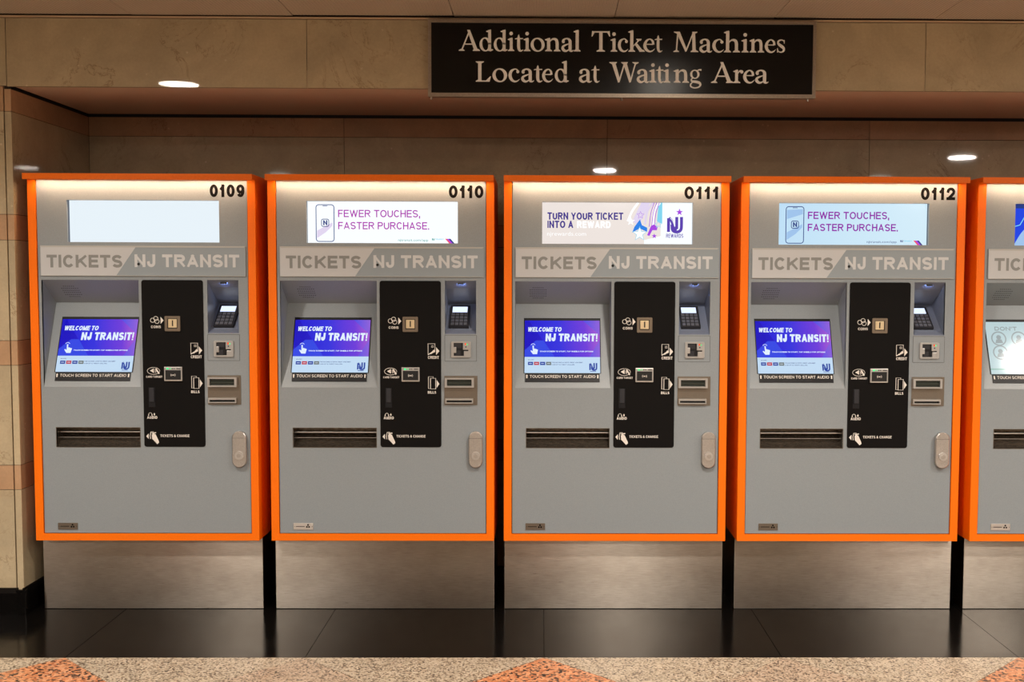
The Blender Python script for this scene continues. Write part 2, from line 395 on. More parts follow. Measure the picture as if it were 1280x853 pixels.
CAPS = {
 'A': [[(0, 0), (.5, 1)], [(1, 0), (.5, 1)], [(.22, .26), (.78, .26)]],
 'B': [[(0, 0), (0, 1)], [(0, 1), (.6, 1)]+E_(.62, .77, .33, .23, 90, -90, 8)+[(0, .54)], [(0, .54), (.62, .54)]+E_(.64, .27, .36, .27, 90, -90, 8)+[(0, 0)]],
 'C': [E_(.52, .5, .52, .5, 38, 322, 18)],
 'D': [[(0, 0), (0, 1)], [(0, 1), (.5, 1)]+E_(.5, .5, .5, .5, 90, -90, 14)+[(0, 0)]],
 'E': [[(0, 0), (0, 1)], [(0, 1), (1, 1)], [(0, .52), (.9, .52)], [(0, 0), (1, 0)]],
 'F': [[(0, 0), (0, 1)], [(0, 1), (1, 1)], [(0, .5), (.85, .5)]],
 'G': [E_(.5, .5, .5, .5, 42, 318, 18)+[(1, .2), (1, .46), (.6, .46)]],
 'H': [[(0, 0), (0, 1)], [(1, 0), (1, 1)], [(0, .52), (1, .52)]],
 'I': [[(.5, 0), (.5, 1)]],
 'J': [[(1, 1), (1, .4)]+E_(.5, .3, .5, .3, 0, -180, 10)],
 'K': [[(0, 0), (0, 1)], [(.95, 1), (.05, .36)], [(.36, .58), (1, 0)]],
 'L': [[(0, 0), (0, 1)], [(0, 0), (1, 0)]],
 'M': [[(0, 0), (0, 1)], [(1, 0), (1, 1)], [(0, 1), (.5, .05)], [(1, 1), (.5, .05)]],
 'N': [[(0, 0), (0, 1)], [(1, 0), (1, 1)], [(0, 1), (1, 0)]],
 'O': [E_(.5, .5, .5, .5, 0, 360, 24)], '0': [E_(.5, .5, .5, .5, 0, 360, 22)],
 'P': [[(0, 0), (0, 1)], [(0, 1), (.6, 1)]+E_(.6, .74, .4, .26, 90, -90, 10)+[(0, .48)]],
 'R': [[(0, 0), (0, 1)], [(0, 1), (.6, 1)]+E_(.6, .76, .38, .24, 90, -90, 10)+[(0, .52)], [(.5, .5), (1, 0)]],
 'S': [_s], 'T': [[(.5, 0), (.5, 1)], [(0, 1), (1, 1)]],
 'U': [[(0, 1), (0, .4)]+E_(.5, .35, .5, .35, 180, 360, 14)+[(1, .4), (1, 1)]],
 'V': [[(0, 1), (.5, 0)], [(1, 1), (.5, 0)]], 'W': [[(0, 1), (.25, 0)], [(.25, 0), (.5, 1)], [(.5, 1), (.75, 0)], [(.75, 0), (1, 1)]],
 'X': [[(0, 0), (1, 1)], [(0, 1), (1, 0)]], 'Y': [[(0, 1), (.5, .42)], [(1, 1), (.5, .42)], [(.5, .45), (.5, 0)]],
 'Z': [[(0, 1), (1, 1)], [(1, 1), (0, 0)], [(0, 0), (1, 0)]],
 '1': [[(.75, 0), (.75, 1)], [(.75, .98), (0, .72)]],
 '2': [E_(.5, .7, .5, .3, 170, 0, 10)+[(.95, .56), (.6, .3), (.08, .0)], [(.0, 0), (1, 0)]],
 '9': [E_(.5, .68, .5, .32, 0, 360, 16), E_(.5, .5, .5, .5, 30, -140, 12)],
 '3': [E_(.48, .76, .44, .24, 160, -90, 10), E_(.48, .26, .5, .27, 90, -160, 10)],
 ',': [[(.5, .06), (.5, .0)], [(.5, 0), (.3, -.18)]], '.': [[(.5, .03), (.5, -.03)]], '!': [[(.5, 1), (.5, .34)], [(.5, .03), (.5, -.02)]], "'": [[(.5, 1), (.5, .75)]],
 '&': [[(1, 0), (.2, .72)]+E_(.42, .82, .24, .18, 200, -20, 6)+[(.6, .68), (.1, .4), (0, .22), (.2, 0), (.5, 0), (.95, .42)]],
 '/': [[(0, -.1), (1, 1)]],
}

# ------------------------------------------------------------------ serif capitals and lower case for the overhead sign (cap height 1)
class Serif:
    def __init__(s): s.g = {}; s.make()
    def make(s):
        X = .64
        def foot(x0, x1, l=.09, r=.09, y=0, d=1):
            return [[(x0-l, y), (x1+r, y), (x1+r, y+.035*d), (x1+.01, y+.10*d), (x0-.01, y+.10*d), (x0-l, y+.035*d)]]
        def stem(x0, x1, y0, y1): return [[(x0, y0), (x1, y0), (x1, y1), (x0, y1)]]
        def flag(x0, y): return [[(x0-.10, y-.09), (x0-.10, y-.055), (x0+.13, y+.03), (x0+.13, y-.15), (x0, y-.12)]]
        def ln(P, m=8):
            Q = catmull(P, m); out = []
            n = len(Q)
            L = []; R = []
            for i in range(n):
                a, b = Q[max(i-1, 0)], Q[min(i+1, n-1)]; dx, dy = b[0]-a[0], b[1]-a[1]; l = math.hypot(dx, dy) or 1
                w_ = Q[i][2]/2; L.append((Q[i][0]-dy/l*w_, Q[i][1]+dx/l*w_)); R.append((Q[i][0]+dy/l*w_, Q[i][1]-dx/l*w_))
            for i in range(n-1): out.append([R[i], R[i+1], L[i+1], L[i]])
            return out
        def seg(x0, y0, x1, y1, w_):   # straight stroke, horizontal width w_
            return [[(x0-w_/2, y0), (x0+w_/2, y0), (x1+w_/2, y1), (x1-w_/2, y1)]]
        def ring(cx, cy, rx, ry, tx, ty, n=28, rot=0):
            out = []
            for i in range(n):
                a, b = 2*math.pi*i/n, 2*math.pi*(i+1)/n; o = math.radians(rot)
                P = lambda t, u, v: (cx+u*math.cos(t), cy+v*math.sin(t))
                Q = lambda t: (cx+(rx-tx)*math.cos(t)*math.cos(o)-(ry-ty)*math.sin(t)*math.sin(o), cy+(rx-tx)*math.cos(t)*math.sin(o)+(ry-ty)*math.sin(t)*math.cos(o))
                out.append([P(a, rx, ry), P(b, rx, ry), Q(b), Q(a)])
            return out
        dot = lambda x, y, r=.092: [circ(x, y, r, 16)]
        g = s.g
        g['A'] = (1.06, seg(.15, .03, .54, .98, .075)+[[(.42, 1.03), (.56, 1.03), (.96, .02), (.77, .02)]]+[[(.27, .30), (.76, .30), (.76, .36), (.29, .36)]]+foot(.12, .19, .12, .1)+foot(.78, .95, .08, .11))
        g['T'] = (.95, stem(.39, .56, 0, 1)+foot(.39, .56, .13, .13)+[[(.03, .93), (.92, .93), (.92, 1), (.03, 1)]]+[[(.0, .74), (.045, .74), (.16, .94), (.03, 1.02)], [(.95, .74), (.905, .74), (.79, .94), (.92, 1.02)]])
        g['M'] = (1.25, seg(.17, 0, .23, .95, .065)+[[(.14, 1.0), (.33, 1.0), (.69, .12), (.62, 0)]]+seg(.64, .03, 1.0, .98, .065)+[[(.96, 0), (1.13, 0), (1.08, 1.0), (.94, 1.0)]]+foot(.14, .2, .12, .1)+foot(.96, 1.13, .09, .12)+foot(.2, .3, .16, -.05, 1, -1)+foot(.97, 1.06, -.02, .13, 1, -1))
        g['L'] = (.80, stem(.14, .31, 0, 1)+foot(.14, .31, .12, .12, 1, -1)+foot(.14, .31, .12, .0)+[[(.2, 0), (.72, 0), (.74, .06), (.2, .06)], [(.5, .03), (.72, .0), (.79, .26), (.745, .26)]])
        g['W'] = (1.45, [[(.1, .98), (.29, .98), (.52, .2), (.44, -.03)], [(.66, .98), (.85, .98), (1.07, .2), (1.0, -.03)]]+seg(.475, 0, .76, .98, .07)+seg(1.03, 0, 1.3, .98, .07)+foot(.12, .27, .12, .1, 1, -1)+foot(.68, .83, .1, .08, 1, -1)+foot(1.27, 1.33, .13, .12, 1, -1))
        dd = ring(.30, .32, .295, .345, .145, .06, rot=8)
        g['d'] = (.70, dd+stem(.45, .60, 0, 1.03)+flag(.45, 1.03)+[[(.55, -.03), (.70, .04), (.70, .08), (.55, .1)]])
        g['i'] = (.36, stem(.10, .255, 0, X)+foot(.10, .255)+flag(.10, X)+dot(.175, .86))
        g['l'] = (.36, stem(.10, .255, 0, 1.04)+foot(.10, .255)+flag(.10, 1.04))
        g['t'] = (.44, ln([(.20, .82, .02), (.195, .7, .11), (.195, .5, .15), (.195, .2, .15), (.235, .06, .13), (.32, .015, .08), (.43, .07, .02)])+[[(.0, .585), (.41, .585), (.42, .645), (.1, .645), (.0, .61)]])
        g['o'] = (.70, ring(.35, .32, .35, .345, .155, .065, rot=12))
        arch = ln([(.24, .47, .03), (.33, .58, .07), (.45, .605, .11), (.55, .55, .14), (.585, .42, .15), (.59, .2, .15), (.59, 0, .15)])
        g['n'] = (.78, stem(.10, .255, 0, X)+foot(.10, .255)+flag(.10, X)+arch+foot(.515, .665))
        g['h'] = (.78, stem(.10, .255, 0, 1.04)+foot(.10, .255)+flag(.10, 1.04)+arch+foot(.515, .665))
        g['a'] = (.62, ln([(.07, .45, .10), (.1, .54, .12), (.2, .62, .07), (.33, .615, .09), (.42, .53, .14), (.435, .4, .15), (.435, .1, .15), (.47, .03, .11), (.54, .02, .07), (.62, .07, .02)])+ln([(.43, .385, .04), (.25, .33, .07), (.09, .24, .11), (.075, .12, .14), (.17, .03, .12), (.28, .03, .08), (.43, .13, .04)])+dot(.10, .47, .07))
        g['c'] = (.56, ln([(.50, .50, .05), (.42, .60, .06), (.30, .625, .06), (.14, .52, .13), (.08, .32, .16), (.15, .12, .14), (.30, .02, .09), (.44, .04, .06), (.56, .14, .015)])+dot(.465, .50, .078))
        g['e'] = (.58, ln([(.06, .37, .04), (.5, .37, .06)])+ln([(.50, .36, .12), (.47, .52, .11), (.33, .625, .06), (.16, .53, .11), (.08, .32, .16), (.15, .12, .14), (.31, .02, .09), (.46, .05, .06), (.58, .16, .015)]))
        g['k'] = (.80, stem(.10, .255, 0, 1.04)+foot(.10, .255)+flag(.10, 1.04)+ln([(.24, .26, .05), (.56, .6, .055)])+[[(.30, .38), (.42, .44), (.78, .0), (.57, .0)]]+foot(.46, .60, .06, .06, .64, -1)+foot(.6, .74, .05, .08))
        g['s'] = (.46, ln([(.40, .45, .02), (.37, .57, .05), (.24, .62, .06), (.09, .56, .09), (.08, .44, .12), (.22, .33, .15), (.36, .22, .14), (.37, .09, .10), (.24, .02, .06), (.1, .06, .05), (.04, .2, .02)])+[[(.39, .44), (.42, .44), (.42, .62), (.385, .62), (.36, .56)], [(.02, .22), (.05, .22), (.09, .07), (.05, .0), (.02, .0)]])
        g['r'] = (.54, stem(.10, .255, 0, X)+foot(.10, .255, .09, .12)+flag(.10, X)+ln([(.24, .46, .03), (.33, .58, .07), (.42, .59, .11)])+dot(.45, .55, .085))
        g['g'] = (.66, ring(.29, .42, .255, .225, .12, .05, rot=10)+ln([(.42, .6, .05), (.52, .64, .07), (.64, .63, .09)])+ln([(.18, .24, .04), (.1, .15, .07), (.16, .07, .11), (.35, .05, .13), (.53, .0, .13), (.59, -.10, .11), (.5, -.21, .07), (.28, -.25, .06), (.09, -.19, .08), (.07, -.08, .07), (.18, .04, .05)]))
    def put(s, sh, c, x0, x1, y, h, m):
        wd, pieces = s.g[c]; k = (x1-x0)/wd
        for P in pieces: sh.poly([(x0+a*k, y+b*h) for a, b in P], m)
SF = Serif()

# ================================================================== SETTING
def slab_wall(name, joints_u, rows, mapping, backing, matfn, gap=.0012):
    """backing plate with proud stone slabs as children; mapping(u0,u1,z0,z1) -> box"""
    w_ = MB(); w_.box(*backing); root = struct(w_.build(name, 'joint'))
    for ri, (z0, z1, mt) in enumerate(rows):
        ju = joints_u(ri)
        for a, b in zip(ju[:-1], ju[1:]):
            s_ = MB(); s_.box(*mapping(a+gap, b-gap, z0+gap, z1-gap)); o = s_.build('marble_slab', mt, root)
    return root
ROWS = [(0, .565, 'marble'), (.565, .675, 'marble_pink'), (.675, 1.122, 'marble'), (1.122, 1.232, 'marble_pink'), (1.232, 1.676, 'marble'),
        (1.676, 1.7885, 'marble_pink'), (1.7885, 2.237, 'marble'), (2.237, 2.3345, 'marble_pink')]
YB, YN, XC = 4.985, 5.83, -2.3262
# header beam over the niche
bu = [XC-.0144, -1.0326, .331, 1.681, 3.03, 4.38, 5.73, 7.1]
slab_wall('wall_front', lambda r: bu, [(2.3435, 2.640, 'marble')], lambda a, b, c, d: (a, b, YB, YB+.02, c, d), (XC-.02, 7.1, YB+.01, YB+.09, 2.3530, 2.66), None)
# niche back wall
nu = [XC, -1.0213, .3313, 1.6867, 3.04, 4.39, 5.74, 7.1]
slab_wall('wall_back', lambda r: nu, ROWS, lambda a, b, c, d: (a, b, YN, YN+.02, c, d), (XC-.05, 7.1, YN+.012, YN+.1, -.02, 2.40), None)
# left pier: its face towards the hall
pu = [-4.6, -3.62, XC-.0312]
r_ = slab_wall('wall_left', lambda r: pu if r < 8 else pu[:2]+[XC-.0150], ROWS[:-1]+[(2.237, 2.3465, 'marble_pink'), (2.3465, 2.640, 'marble')],
          lambda a, b, c, d: (a, b, YB, YB+.02, c, d), (-4.6, XC-.0145, YB+.012, YN+.1, -.02, 2.66), None)
# the return of the pier inside the niche
side = slab_wall('wall_return', lambda r: [YB+.012, YN-.001], ROWS, lambda a, b, c, d: (XC-.02, XC, a, b, c, d), (XC-.0144, XC-.012, YB+.02, YN+.05, -.02, 2.40), None)
for (z0, z1, mt) in ROWS:
    s_ = MB(); s_.box(XC-.0275, XC+.0004, YB+.002, YB+.0125, z0+.001, z1-.001, bev=.001); s_.build('corner_strip', mt, side)
# soffit of the niche, with a shadow gap along its back and side
s_ = MB(); s_.box(XC+.014, 7.1, YB+.004, YN-.034, 2.345, 2.42); struct(s_.build('trim_1', 'soffit'))
s_ = MB(); s_.box(XC-.001, 7.1, YB+.02, YN-.001, 2.352, 2.46); struct(s_.build('gap_shade_2', 'black'))  # black box put in as the shade above the gap
s_ = MB(); s_.box(XC+.001, 7.1, YN+.004, YN+.013, 2.334, 2.350); struct(s_.build('gap_shade_5', 'black'))  # black strips, back and side, paint the shade inside the reveal
s_ = MB(); s_.box(XC-.013, XC-.004, YB+.014, YN, 2.334, 2.350); struct(s_.build('gap_shade_6', 'black'))
# thin strip between ceiling and wall
s_ = MB(); s_.box(-4.6, 7.1, YB-.006, YB+.02, 2.6415, 2.649); struct(s_.build('trim_3', 'trim'))
# ceiling
s_ = MB(); s_.box(-7, 7, -6, 5.95, CEIL+.012, CEIL+.05); ceil = struct(s_.build('ceiling', 'black'))
random.seed(3)
for i in range(-6, 12):
    x0 = -1.0905+.701*i
    for j in range(3):
        y1 = (4.984 if i % 3 else 4.974)-1.402*j+(0 if j == 0 else -.003)
        z = CEIL+random.uniform(0, .002)
        s_ = MB(); s_.box(x0+.0014, x0+.7-.0014, y1-1.399, y1, z, z+.012); s_.build('ceiling_panel', 'ceiling', ceil)
s_ = MB(); s_.box(-7, 7, -6, .76, CEIL+.0005, CEIL+.0125); s_.build('ceiling_field', 'trim', ceil)
for x, y in LAMPS:
    bm = bmesh.new(); bmesh.ops.create_circle(bm, cap_ends=True, segments=40, radius=.112, matrix=Matrix.Translation((x, y, CEIL-.010)))
    m = MB(); m.add(bm); o = m.build('downlight_lens', 'lens', ceil, fix=False); o.data.flip_normals() if o.data.polygons[0].normal.z > 0 else None
    m = MB(); m.ring([(a, b) for a, b in circ(0, 0, .128, 40)], [(a, b) for a, b in circ(0, 0, .113, 40)], -.0, .012)
    m.v = [(x+a, y+c, CEIL-.012+b) for a, b, c in m.v]; m.build('downlight_ring', 'trim', ceil)
# floor
s_ = MB(); s_.box(-7, 7, -6, 5.95, -.06, -.012); floor = struct(s_.build('floor', 'joint'))
PT = .9535; Y1 = 4.400
for k in range(-5, 7):
    s_ = MB(); a = .0103+PT*k; s_.box(a+.0012, a+PT-.0012, Y1+.001, 5.86, -.012, 0); s_.build('black_tile', 'black_granite', floor)
h = PT/2
for j in range(0, 7):
    for i in range(-8, 9):
        if (i+j) % 2 == 0: continue
        cx, cyy = .0103+i*h, Y1-j*h
        g = .0012*1.41; q = h-g
        P = [(cx-q, cyy), (cx, cyy-q), (cx+q, cyy), (cx, cyy+q)] if j else [(cx-q, cyy-.001), (cx, cyy-q), (cx+q, cyy-.001)]
        if j % 2: mt = 'orange_granite' if (i//2+(j//2)) % 2 == 0 else 'pink_granite'
        else: mt = 'light_granite'
        n = len(P); me = bpy.data.meshes.new('granite_tile')
        me.from_pydata([(x, y, 0) for x, y in P]+[(x, y, -.012) for x, y in P], [], [tuple(range(n))]+[(a_, a_+n, (a_+1) % n+n, (a_+1) % n) for a_ in range(n)])
        me.update(); link('granite_tile', me, mt, floor)
s_ = MB(); s_.box(-7, 7, -6, Y1-6*h+.0, -.013, -.002); s_.build('granite_field', 'light_granite', floor)
for k in (-1, 1):
    s_ = MB(); xs = sorted((k*7, .0103+k*8*h)); s_.box(xs[0], xs[1], Y1-6.2*h, Y1, -.013, -.002); s_.build('granite_field', 'light_granite', floor)
# black stone baseboard round the pier
def base(name, pts):
    me = MB()
    prof = [(0, 0), (.014, 0), (.014, .098), (.006, .116), (0, .120)]
    for (ax, ay, bx, by, nx, ny) in pts:
        A = [(ax+nx*p, ay+ny*p, z) for p, z in prof]; B = [(bx+nx*p, by+ny*p, z) for p, z in prof]
        for k in range(4): me.face([A[k], B[k], B[k+1], A[k+1]])
        me.face(A[::-1]); me.face(B)
    return struct(me.build(name, 'black_granite'))
base('baseboard_left', [(-4.6, YB-.0, XC-.022, YB-.0, 0, -1)])
base('baseboard_return', [(XC, YB-.012, XC, YN, 1, 0)])
s_ = MB(); s_.box(XC-.030, XC+.013, YB-.0125, YB+.012, 0, .112, bev=.003); struct(s_.build('trim_4', 'black_granite'))

# ================================================================== OVERHEAD SIGN
sx0, sx1, sz0, sz1, sy = -.500, 1.1905, 2.304, 2.6355, 4.948
sg = bpy.data.objects.new('overhead_sign', None); C.objects.link(sg); sg.location = ((sx0+sx1)/2, sy, sz0)
tag(sg, 'long black overhead sign in a thin metal frame with grey serif lettering', 'sign')
def srel(o):
    for v in o.data.vertices: v.co -= sg.location
    return o
fm = MB(); O = [(sx0, sz0), (sx1, sz0), (sx1, sz1), (sx0, sz1)]; I = [(sx0+.014, sz0+.017), (sx1-.014, sz0+.017), (sx1-.014, sz1-.014), (sx0+.014, sz1-.014)]
fm.ring(O, I, sy, YB-.001); srel(fm.build('frame', 'sign_frame', sg))
pm = MB(); pm.box(sx0+.012, sx1-.012, sy+.006, YB-.002, sz0+.014, sz1-.012); srel(pm.build('sign_panel', 'sign_black', sg))
def pxX(u): return (u-680.4)*(4.954/1401.9)
L1 = [('A', 576.5, 602.8), ('d', 602, 618.8), ('d', 619.5, 636.7), ('i', 637, 645.4), ('t', 645.6, 656.2), ('i', 656.4, 665.2), ('o', 665, 682.3), ('n', 682.7, 702.5), ('a', 702.9, 718.2), ('l', 717.9, 726.9),
      ('T', 740, 763), ('i', 763.4, 772.2), ('c', 772.4, 785.2), ('k', 785.2, 805.2), ('e', 803.8, 818.1), ('t', 817.7, 827.7), ('M', 840.5, 871.8), ('a', 873.0, 888.8), ('c', 889, 903.2), ('h', 903.2, 923.9),
      ('i', 925, 934.3), ('n', 935, 953.8), ('e', 953.8, 967.6), ('s', 968.7, 979.3)]
L2 = [('L', 597, 616.5), ('o', 618, 636.2), ('c', 637.8, 651.6), ('a', 653.4, 669.4), ('t', 669, 680), ('e', 679.2, 692.6), ('d', 694.8, 712.2), ('a', 724.7, 740.6), ('t', 740, 750.5), ('W', 762.2, 798.4), ('a', 796, 811.8),
      ('i', 811.6, 820.6), ('t', 819.8, 829.5), ('i', 829, 838), ('n', 841.5, 861.4), ('g', 861.2, 876.4), ('A', 888, 916), ('r', 915.4, 928), ('e', 927.6, 941.8), ('a', 942.5, 959.2)]
for line, z in ((L1, 2.5020), (L2, 2.3700)):
    for c, a, b in line:
        sh = Sheet(); SF.put(sh, c, pxX(a), pxX(b), z, .0875, 'sign_text')
        srel(sh.build('letter', front(sy+.006), sg, step=.00003))
for x in (sx0+.012, sx0+.845, sx1-.03):
    b_ = bmesh.new(); bmesh.ops.create_cone(b_, cap_ends=True, segments=12, radius1=.0055, radius2=.0055, depth=.012, matrix=Matrix.Translation((x, sy+.018, sz0-.005)))
    mb = MB(); mb.add(b_); srel(mb.build('bolt', 'sign_frame', sg))

# ================================================================== TICKET MACHINES
GY = .006          # face of the grey panel behind the frame's face
def plate_holes(x0, x1, z0, z1, y, t, holes):
    xs = sorted({x0, x1, *[v for h_ in holes for v in h_[:2]]}); zs = sorted({z0, z1, *[v for h_ in holes for v in h_[2:]]})
    nx, nz = len(xs)-1, len(zs)-1
    def full(i, j):
        if not (0 <= i < nx and 0 <= j < nz): return False
        cx, cz = (xs[i]+xs[i+1])/2, (zs[j]+zs[j+1])/2
        return not any(a < cx < b and c < cz < d for a, b, c, d in holes)
    m = MB()
    for i in range(nx):
        for j in range(nz):
            if not full(i, j): continue
            a, b, c, d = xs[i], xs[i+1], zs[j], zs[j+1]
            m.face([(a, y, c), (b, y, c), (b, y, d), (a, y, d)])
            if not full(i-1, j): m.face([(a, y, c), (a, y, d), (a, y+t, d), (a, y+t, c)])
            if not full(i+1, j): m.face([(b, y, d), (b, y, c), (b, y+t, c), (b, y+t, d)])
            if not full(i, j-1): m.face([(b, y, c), (a, y, c), (a, y+t, c), (b, y+t, c)])
            if not full(i, j+1): m.face([(a, y, d), (b, y, d), (b, y+t, d), (a, y+t, d)])
    return m
def niche(x0, x1, prof, taper=0.0):
    """a recess: profile (depth, z) from top front to bottom front, closed by side cheeks"""
    m = MB(); xa = lambda d: x0+taper*d; xb = lambda d: x1-taper*d
    for (d0, z0), (d1, z1) in zip(prof[:-1], prof[1:]):
        m.face([(xa(d0), d0, z0), (xa(d1), d1, z1), (xb(d1), d1, z1), (xb(d0), d0, z0)])
    m.face([(xa(d), d, z) for d, z in prof]); m.face([(xb(d), d, z) for d, z in prof][::-1])
    return m
SHX = (-.5, 0, 0)
SLT = math.atan2(.15, .3726)
def slope_map(x, s, n):       # touch-screen slope: s measured up the slope from its lower lip, n out of it
    return (x-.5, GY+s*math.sin(SLT)-n*math.cos(SLT), 1.0252+s*math.cos(SLT)+n*math.sin(SLT))
PA = (GY+.035, 1.282); PB = (GY+.165, 1.388); PL = math.hypot(PB[0]-PA[0], PB[1]-PA[1]); PC, PS = (PB[0]-PA[0])/PL, (PB[1]-PA[1])/PL
def pin_map(x, s, n): return (x-.5, PA[0]+s*PC-n*PS, PA[1]+s*PS+n*PC)
def mapped_box(fn, x0, x1, s0, s1, n0, n1, mi=0, m=None):
    m = m or MB(); n = len(m.v)
    for nn in (n1, n0):
        for x, s in ((x0, s0), (x1, s0), (x1, s1), (x0, s1)): m.v.append(fn(x, s, nn))
    for q in ((0, 1, 2, 3), (7, 6, 5, 4), (0, 4, 5, 1), (1, 5, 6, 2), (2, 6, 7, 3), (3, 7, 4, 0)): m.f.append(tuple(n+k for k in q)); m.m.append(mi)
    return m
def fmap(y): return lambda a, b, d: (a-.5, y-d, b)

def nj_logo(sh, x, y, w_, h_, m, inline, lv=1):
    """the interlocked N and J ribbon mark"""
    t = .2*w_
    def P(L): return [(x+a*w_, y+b*h_) for a, b in L]
    for q in ([(.1, .0), (.1, .92)], [(.12, .94), (.30, .72), (.44, .30), (.62, .12)], [(.62, 1.0), (.62, .2)],
              [(.92, 1.0), (.92, .34), (.88, .14), (.76, .03), (.58, .0), (.42, .06), (.34, .2), (.32, .5)]):
        sh.strip(P(catmull(q, 4)), t*.95, m, lv)
    sh.strip(P(catmull([(.20, .93), (.37, .72), (.50, .34)], 4)), t*.18, inline, lv+1)
def star(sh, cx, cy, r, m, lv=1, rot=90, line=None):
    P = [(cx+(r if k % 2 == 0 else r*.42)*math.cos(math.radians(rot+36*k)), cy+(r if k % 2 == 0 else r*.42)*math.sin(math.radians(rot+36*k))) for k in range(10)]
    if line: sh.outline(P, line, m, lv)
    else:
        for k in range(10): sh.poly([(cx, cy), P[k], P[(k+1) % 10]], m, lv)

DX0, DX1, DZ0, DZ1 = .1692, .8395, 1.669, 1.8542      # opening of the upper display
def ad_art(kind, sh):
    U = lambda u: DX0+(DX1-DX0)*u; V = lambda v: DZ0+(DZ1-DZ0)*v; W_ = DX1-DX0; H_ = DZ1-DZ0
    if kind in ('fewer_white', 'fewer_blue'):
        tx = 'magenta' if kind == 'fewer_white' else 'purple_t'; wt = .15 if kind == 'fewer_white' else .17
        sh.text('FEWER TOUCHES,', U(.202), V(.625), .545*W_, .175*H_, tx, wt)
        sh.text('FASTER PURCHASE.', U(.202), V(.335), .605*W_, .175*H_, tx, wt)
        sh.outline(rrect(U(.056), U(.175), V(.04), V(.92), .012, 4), .0035, 'ink_navy')
        sh.rect(U(.10), U(.132), V(.885), V(.90), 'ink_navy')
        sh.poly([(U(.062), V(.12)), (U(.12), V(.26)), (U(.165), V(.42)), (U(.165), V(.5)), (U(.062), V(.3))], 'ink_pale' if kind == 'fewer_white' else 'ink_skin')
        if kind == 'fewer_blue': sh.poly([(U(.062), V(.62)), (U(.168), V(.74)), (U(.168), V(.86)), (U(.062), V(.84))], 'ink_skin')
        sh.outline(rrect(U(.092), U(.140), V(.40), V(.575), .007, 3), .0032, 'ink_navy', 1)
        sh.text('N', U(.103), V(.43), .027*W_, .12*H_, 'ink_navy', .26, 1)
        sh.small('njtransit.com/app', U(.60), V(.055), .20*W_, .055*H_, 'ink_teal' if kind == 'fewer_white' else 'ink_navy')
        sh.text('NJ', U(.825), V(.075), .018*W_, .05*H_, 'ink_teal' if kind == 'fewer_white' else 'ink_navy', .25)
        sh.text('TRANSIT', U(.848), V(.085), .055*W_, .032*H_, 'ink_cyan', .22)
        for i, c in enumerate(('ink_coral', 'ink_purple2', 'ink_navy')):
            a = .912+.012*i; sh.poly([(U(a), V(.115)), (U(a+.012), V(.115)), (U(a+.04), V(.0)), (U(a+.028), V(.0))], c)
    elif kind == 'rewards':
        sh.rect(U(0), U(.79), V(0), V(1), 'ad_cream')
        sh.poly([(U(.68), V(0)), (U(1.0), V(0)), (U(1.0), V(1)), (U(.79), V(1)), (U(.79), V(.2)), (U(.68), V(.1))], 'ad_white', 0)
        sh.rect(U(.68), U(.81), V(0), V(.11), 'ad_white', 1)
        sh.text('TURN YOUR TICKET', U(.035), V(.585), .505*W_, .175*H_, 'indigo', .2, 1, 0, .12)
        sh.text('INTO A', U(.035), V(.385), .172*W_, .175*H_, 'indigo', .2, 1, 0, .12)
        sh.text('REWARD', U(.232), V(.385), .225*W_, .17*H_, 'ink_white', .24, 1, 0, .09)
        sh.small('njrewards.com', U(.033), V(.20), .26*W_, .10*H_, 'ink_white', 1)
        for i, (a, c) in enumerate(((.60, 'ink_white'), (.645, 'ink_pale'), (.70, 'ink_pale'), (.745, 'ink_white'))):
            sh.strip(catmull([(U(a-.03+.008*i), V(.55-.04*i)), (U(a+.0), V(.8)), (U(a+.04), V(1.0))], 5), .010, c, 1)
        sh.poly([(U(.60), V(.55)), (U(.66), V(1)), (U(.72), V(1)), (U(.645), V(.45))], 'ink_pale', 1)
        for a in (.718, .734, .752): sh.strip(catmull([(U(a-.004), V(.42)), (U(a+.006), V(.75)), (U(a+.028), V(1.0))], 5), .0028, 'ink_purple2', 2)
        sh.poly([(U(.765), V(.55)), (U(.80), V(.5)), (U(.80), V(1)), (U(.775), V(1))], 'ink_cyan', 1)
        sh.poly([(U(.60), V(.28)), (U(.615), V(.42)), (U(.652), V(.60)), (U(.665), V(.46)), (U(.70), V(.40)), (U(.70), V(.3)), (U(.65), V(.38))], 'ink_blue', 2)
        sh.poly([(U(.70), V(.22)), (U(.725), V(.44)), (U(.745), V(.48)), (U(.77), V(.42)), (U(.765), V(.34)), (U(.735), V(.34)), (U(.715), V(.2))], 'ink_purple2', 2)
        star(sh, U(.650), V(.25), .043*W_, 'ink_white', 3); star(sh, U(.650), V(.25), .05*W_, 'ink_cyan', 4, line=.003)
        star(sh, U(.655), V(.70), .026*W_, 'ink_purple2', 3, line=.002); star(sh, U(.775), V(.48), .025*W_, 'ink_cyan', 3, line=.003)
        star(sh, U(.748), V(.20), .018*W_, 'ink_purple2', 3); star(sh, U(.915), V(.775), .024*W_, 'ink_purple2', 3)
        star(sh, U(.59), V(.55), .03*W_, 'ink_white', 3)
        nj_logo(sh, U(.832), V(.30), .105*W_, .36*H_, 'violet', 'ad_white', 2)
        sh.text('REWARDS', U(.827), V(.16), .115*W_, .095*H_, 'violet', .14, 2)
    elif kind == 'blue':
        sh.strip(catmull([(U(.02), V(.0)), (U(.07), V(.3)), (U(.13), V(.5)), (U(.2), V(.62))], 6), .012, 'ink_skin')
        sh.poly([(U(.03), V(0)), (U(.05), V(.26)), (U(.10), V(.36)), (U(.17), V(.3)), (U(.2), V(0))], 'ink_skin', 1)
        sh.strip([(U(.0), V(.45)), (U(.05), V(.5)), (U(.1), V(.82))], .004, 'ink_cyan')
        sh.rect(U(.0), U(1), V(.9), V(1), 'ink_navy')
    return sh

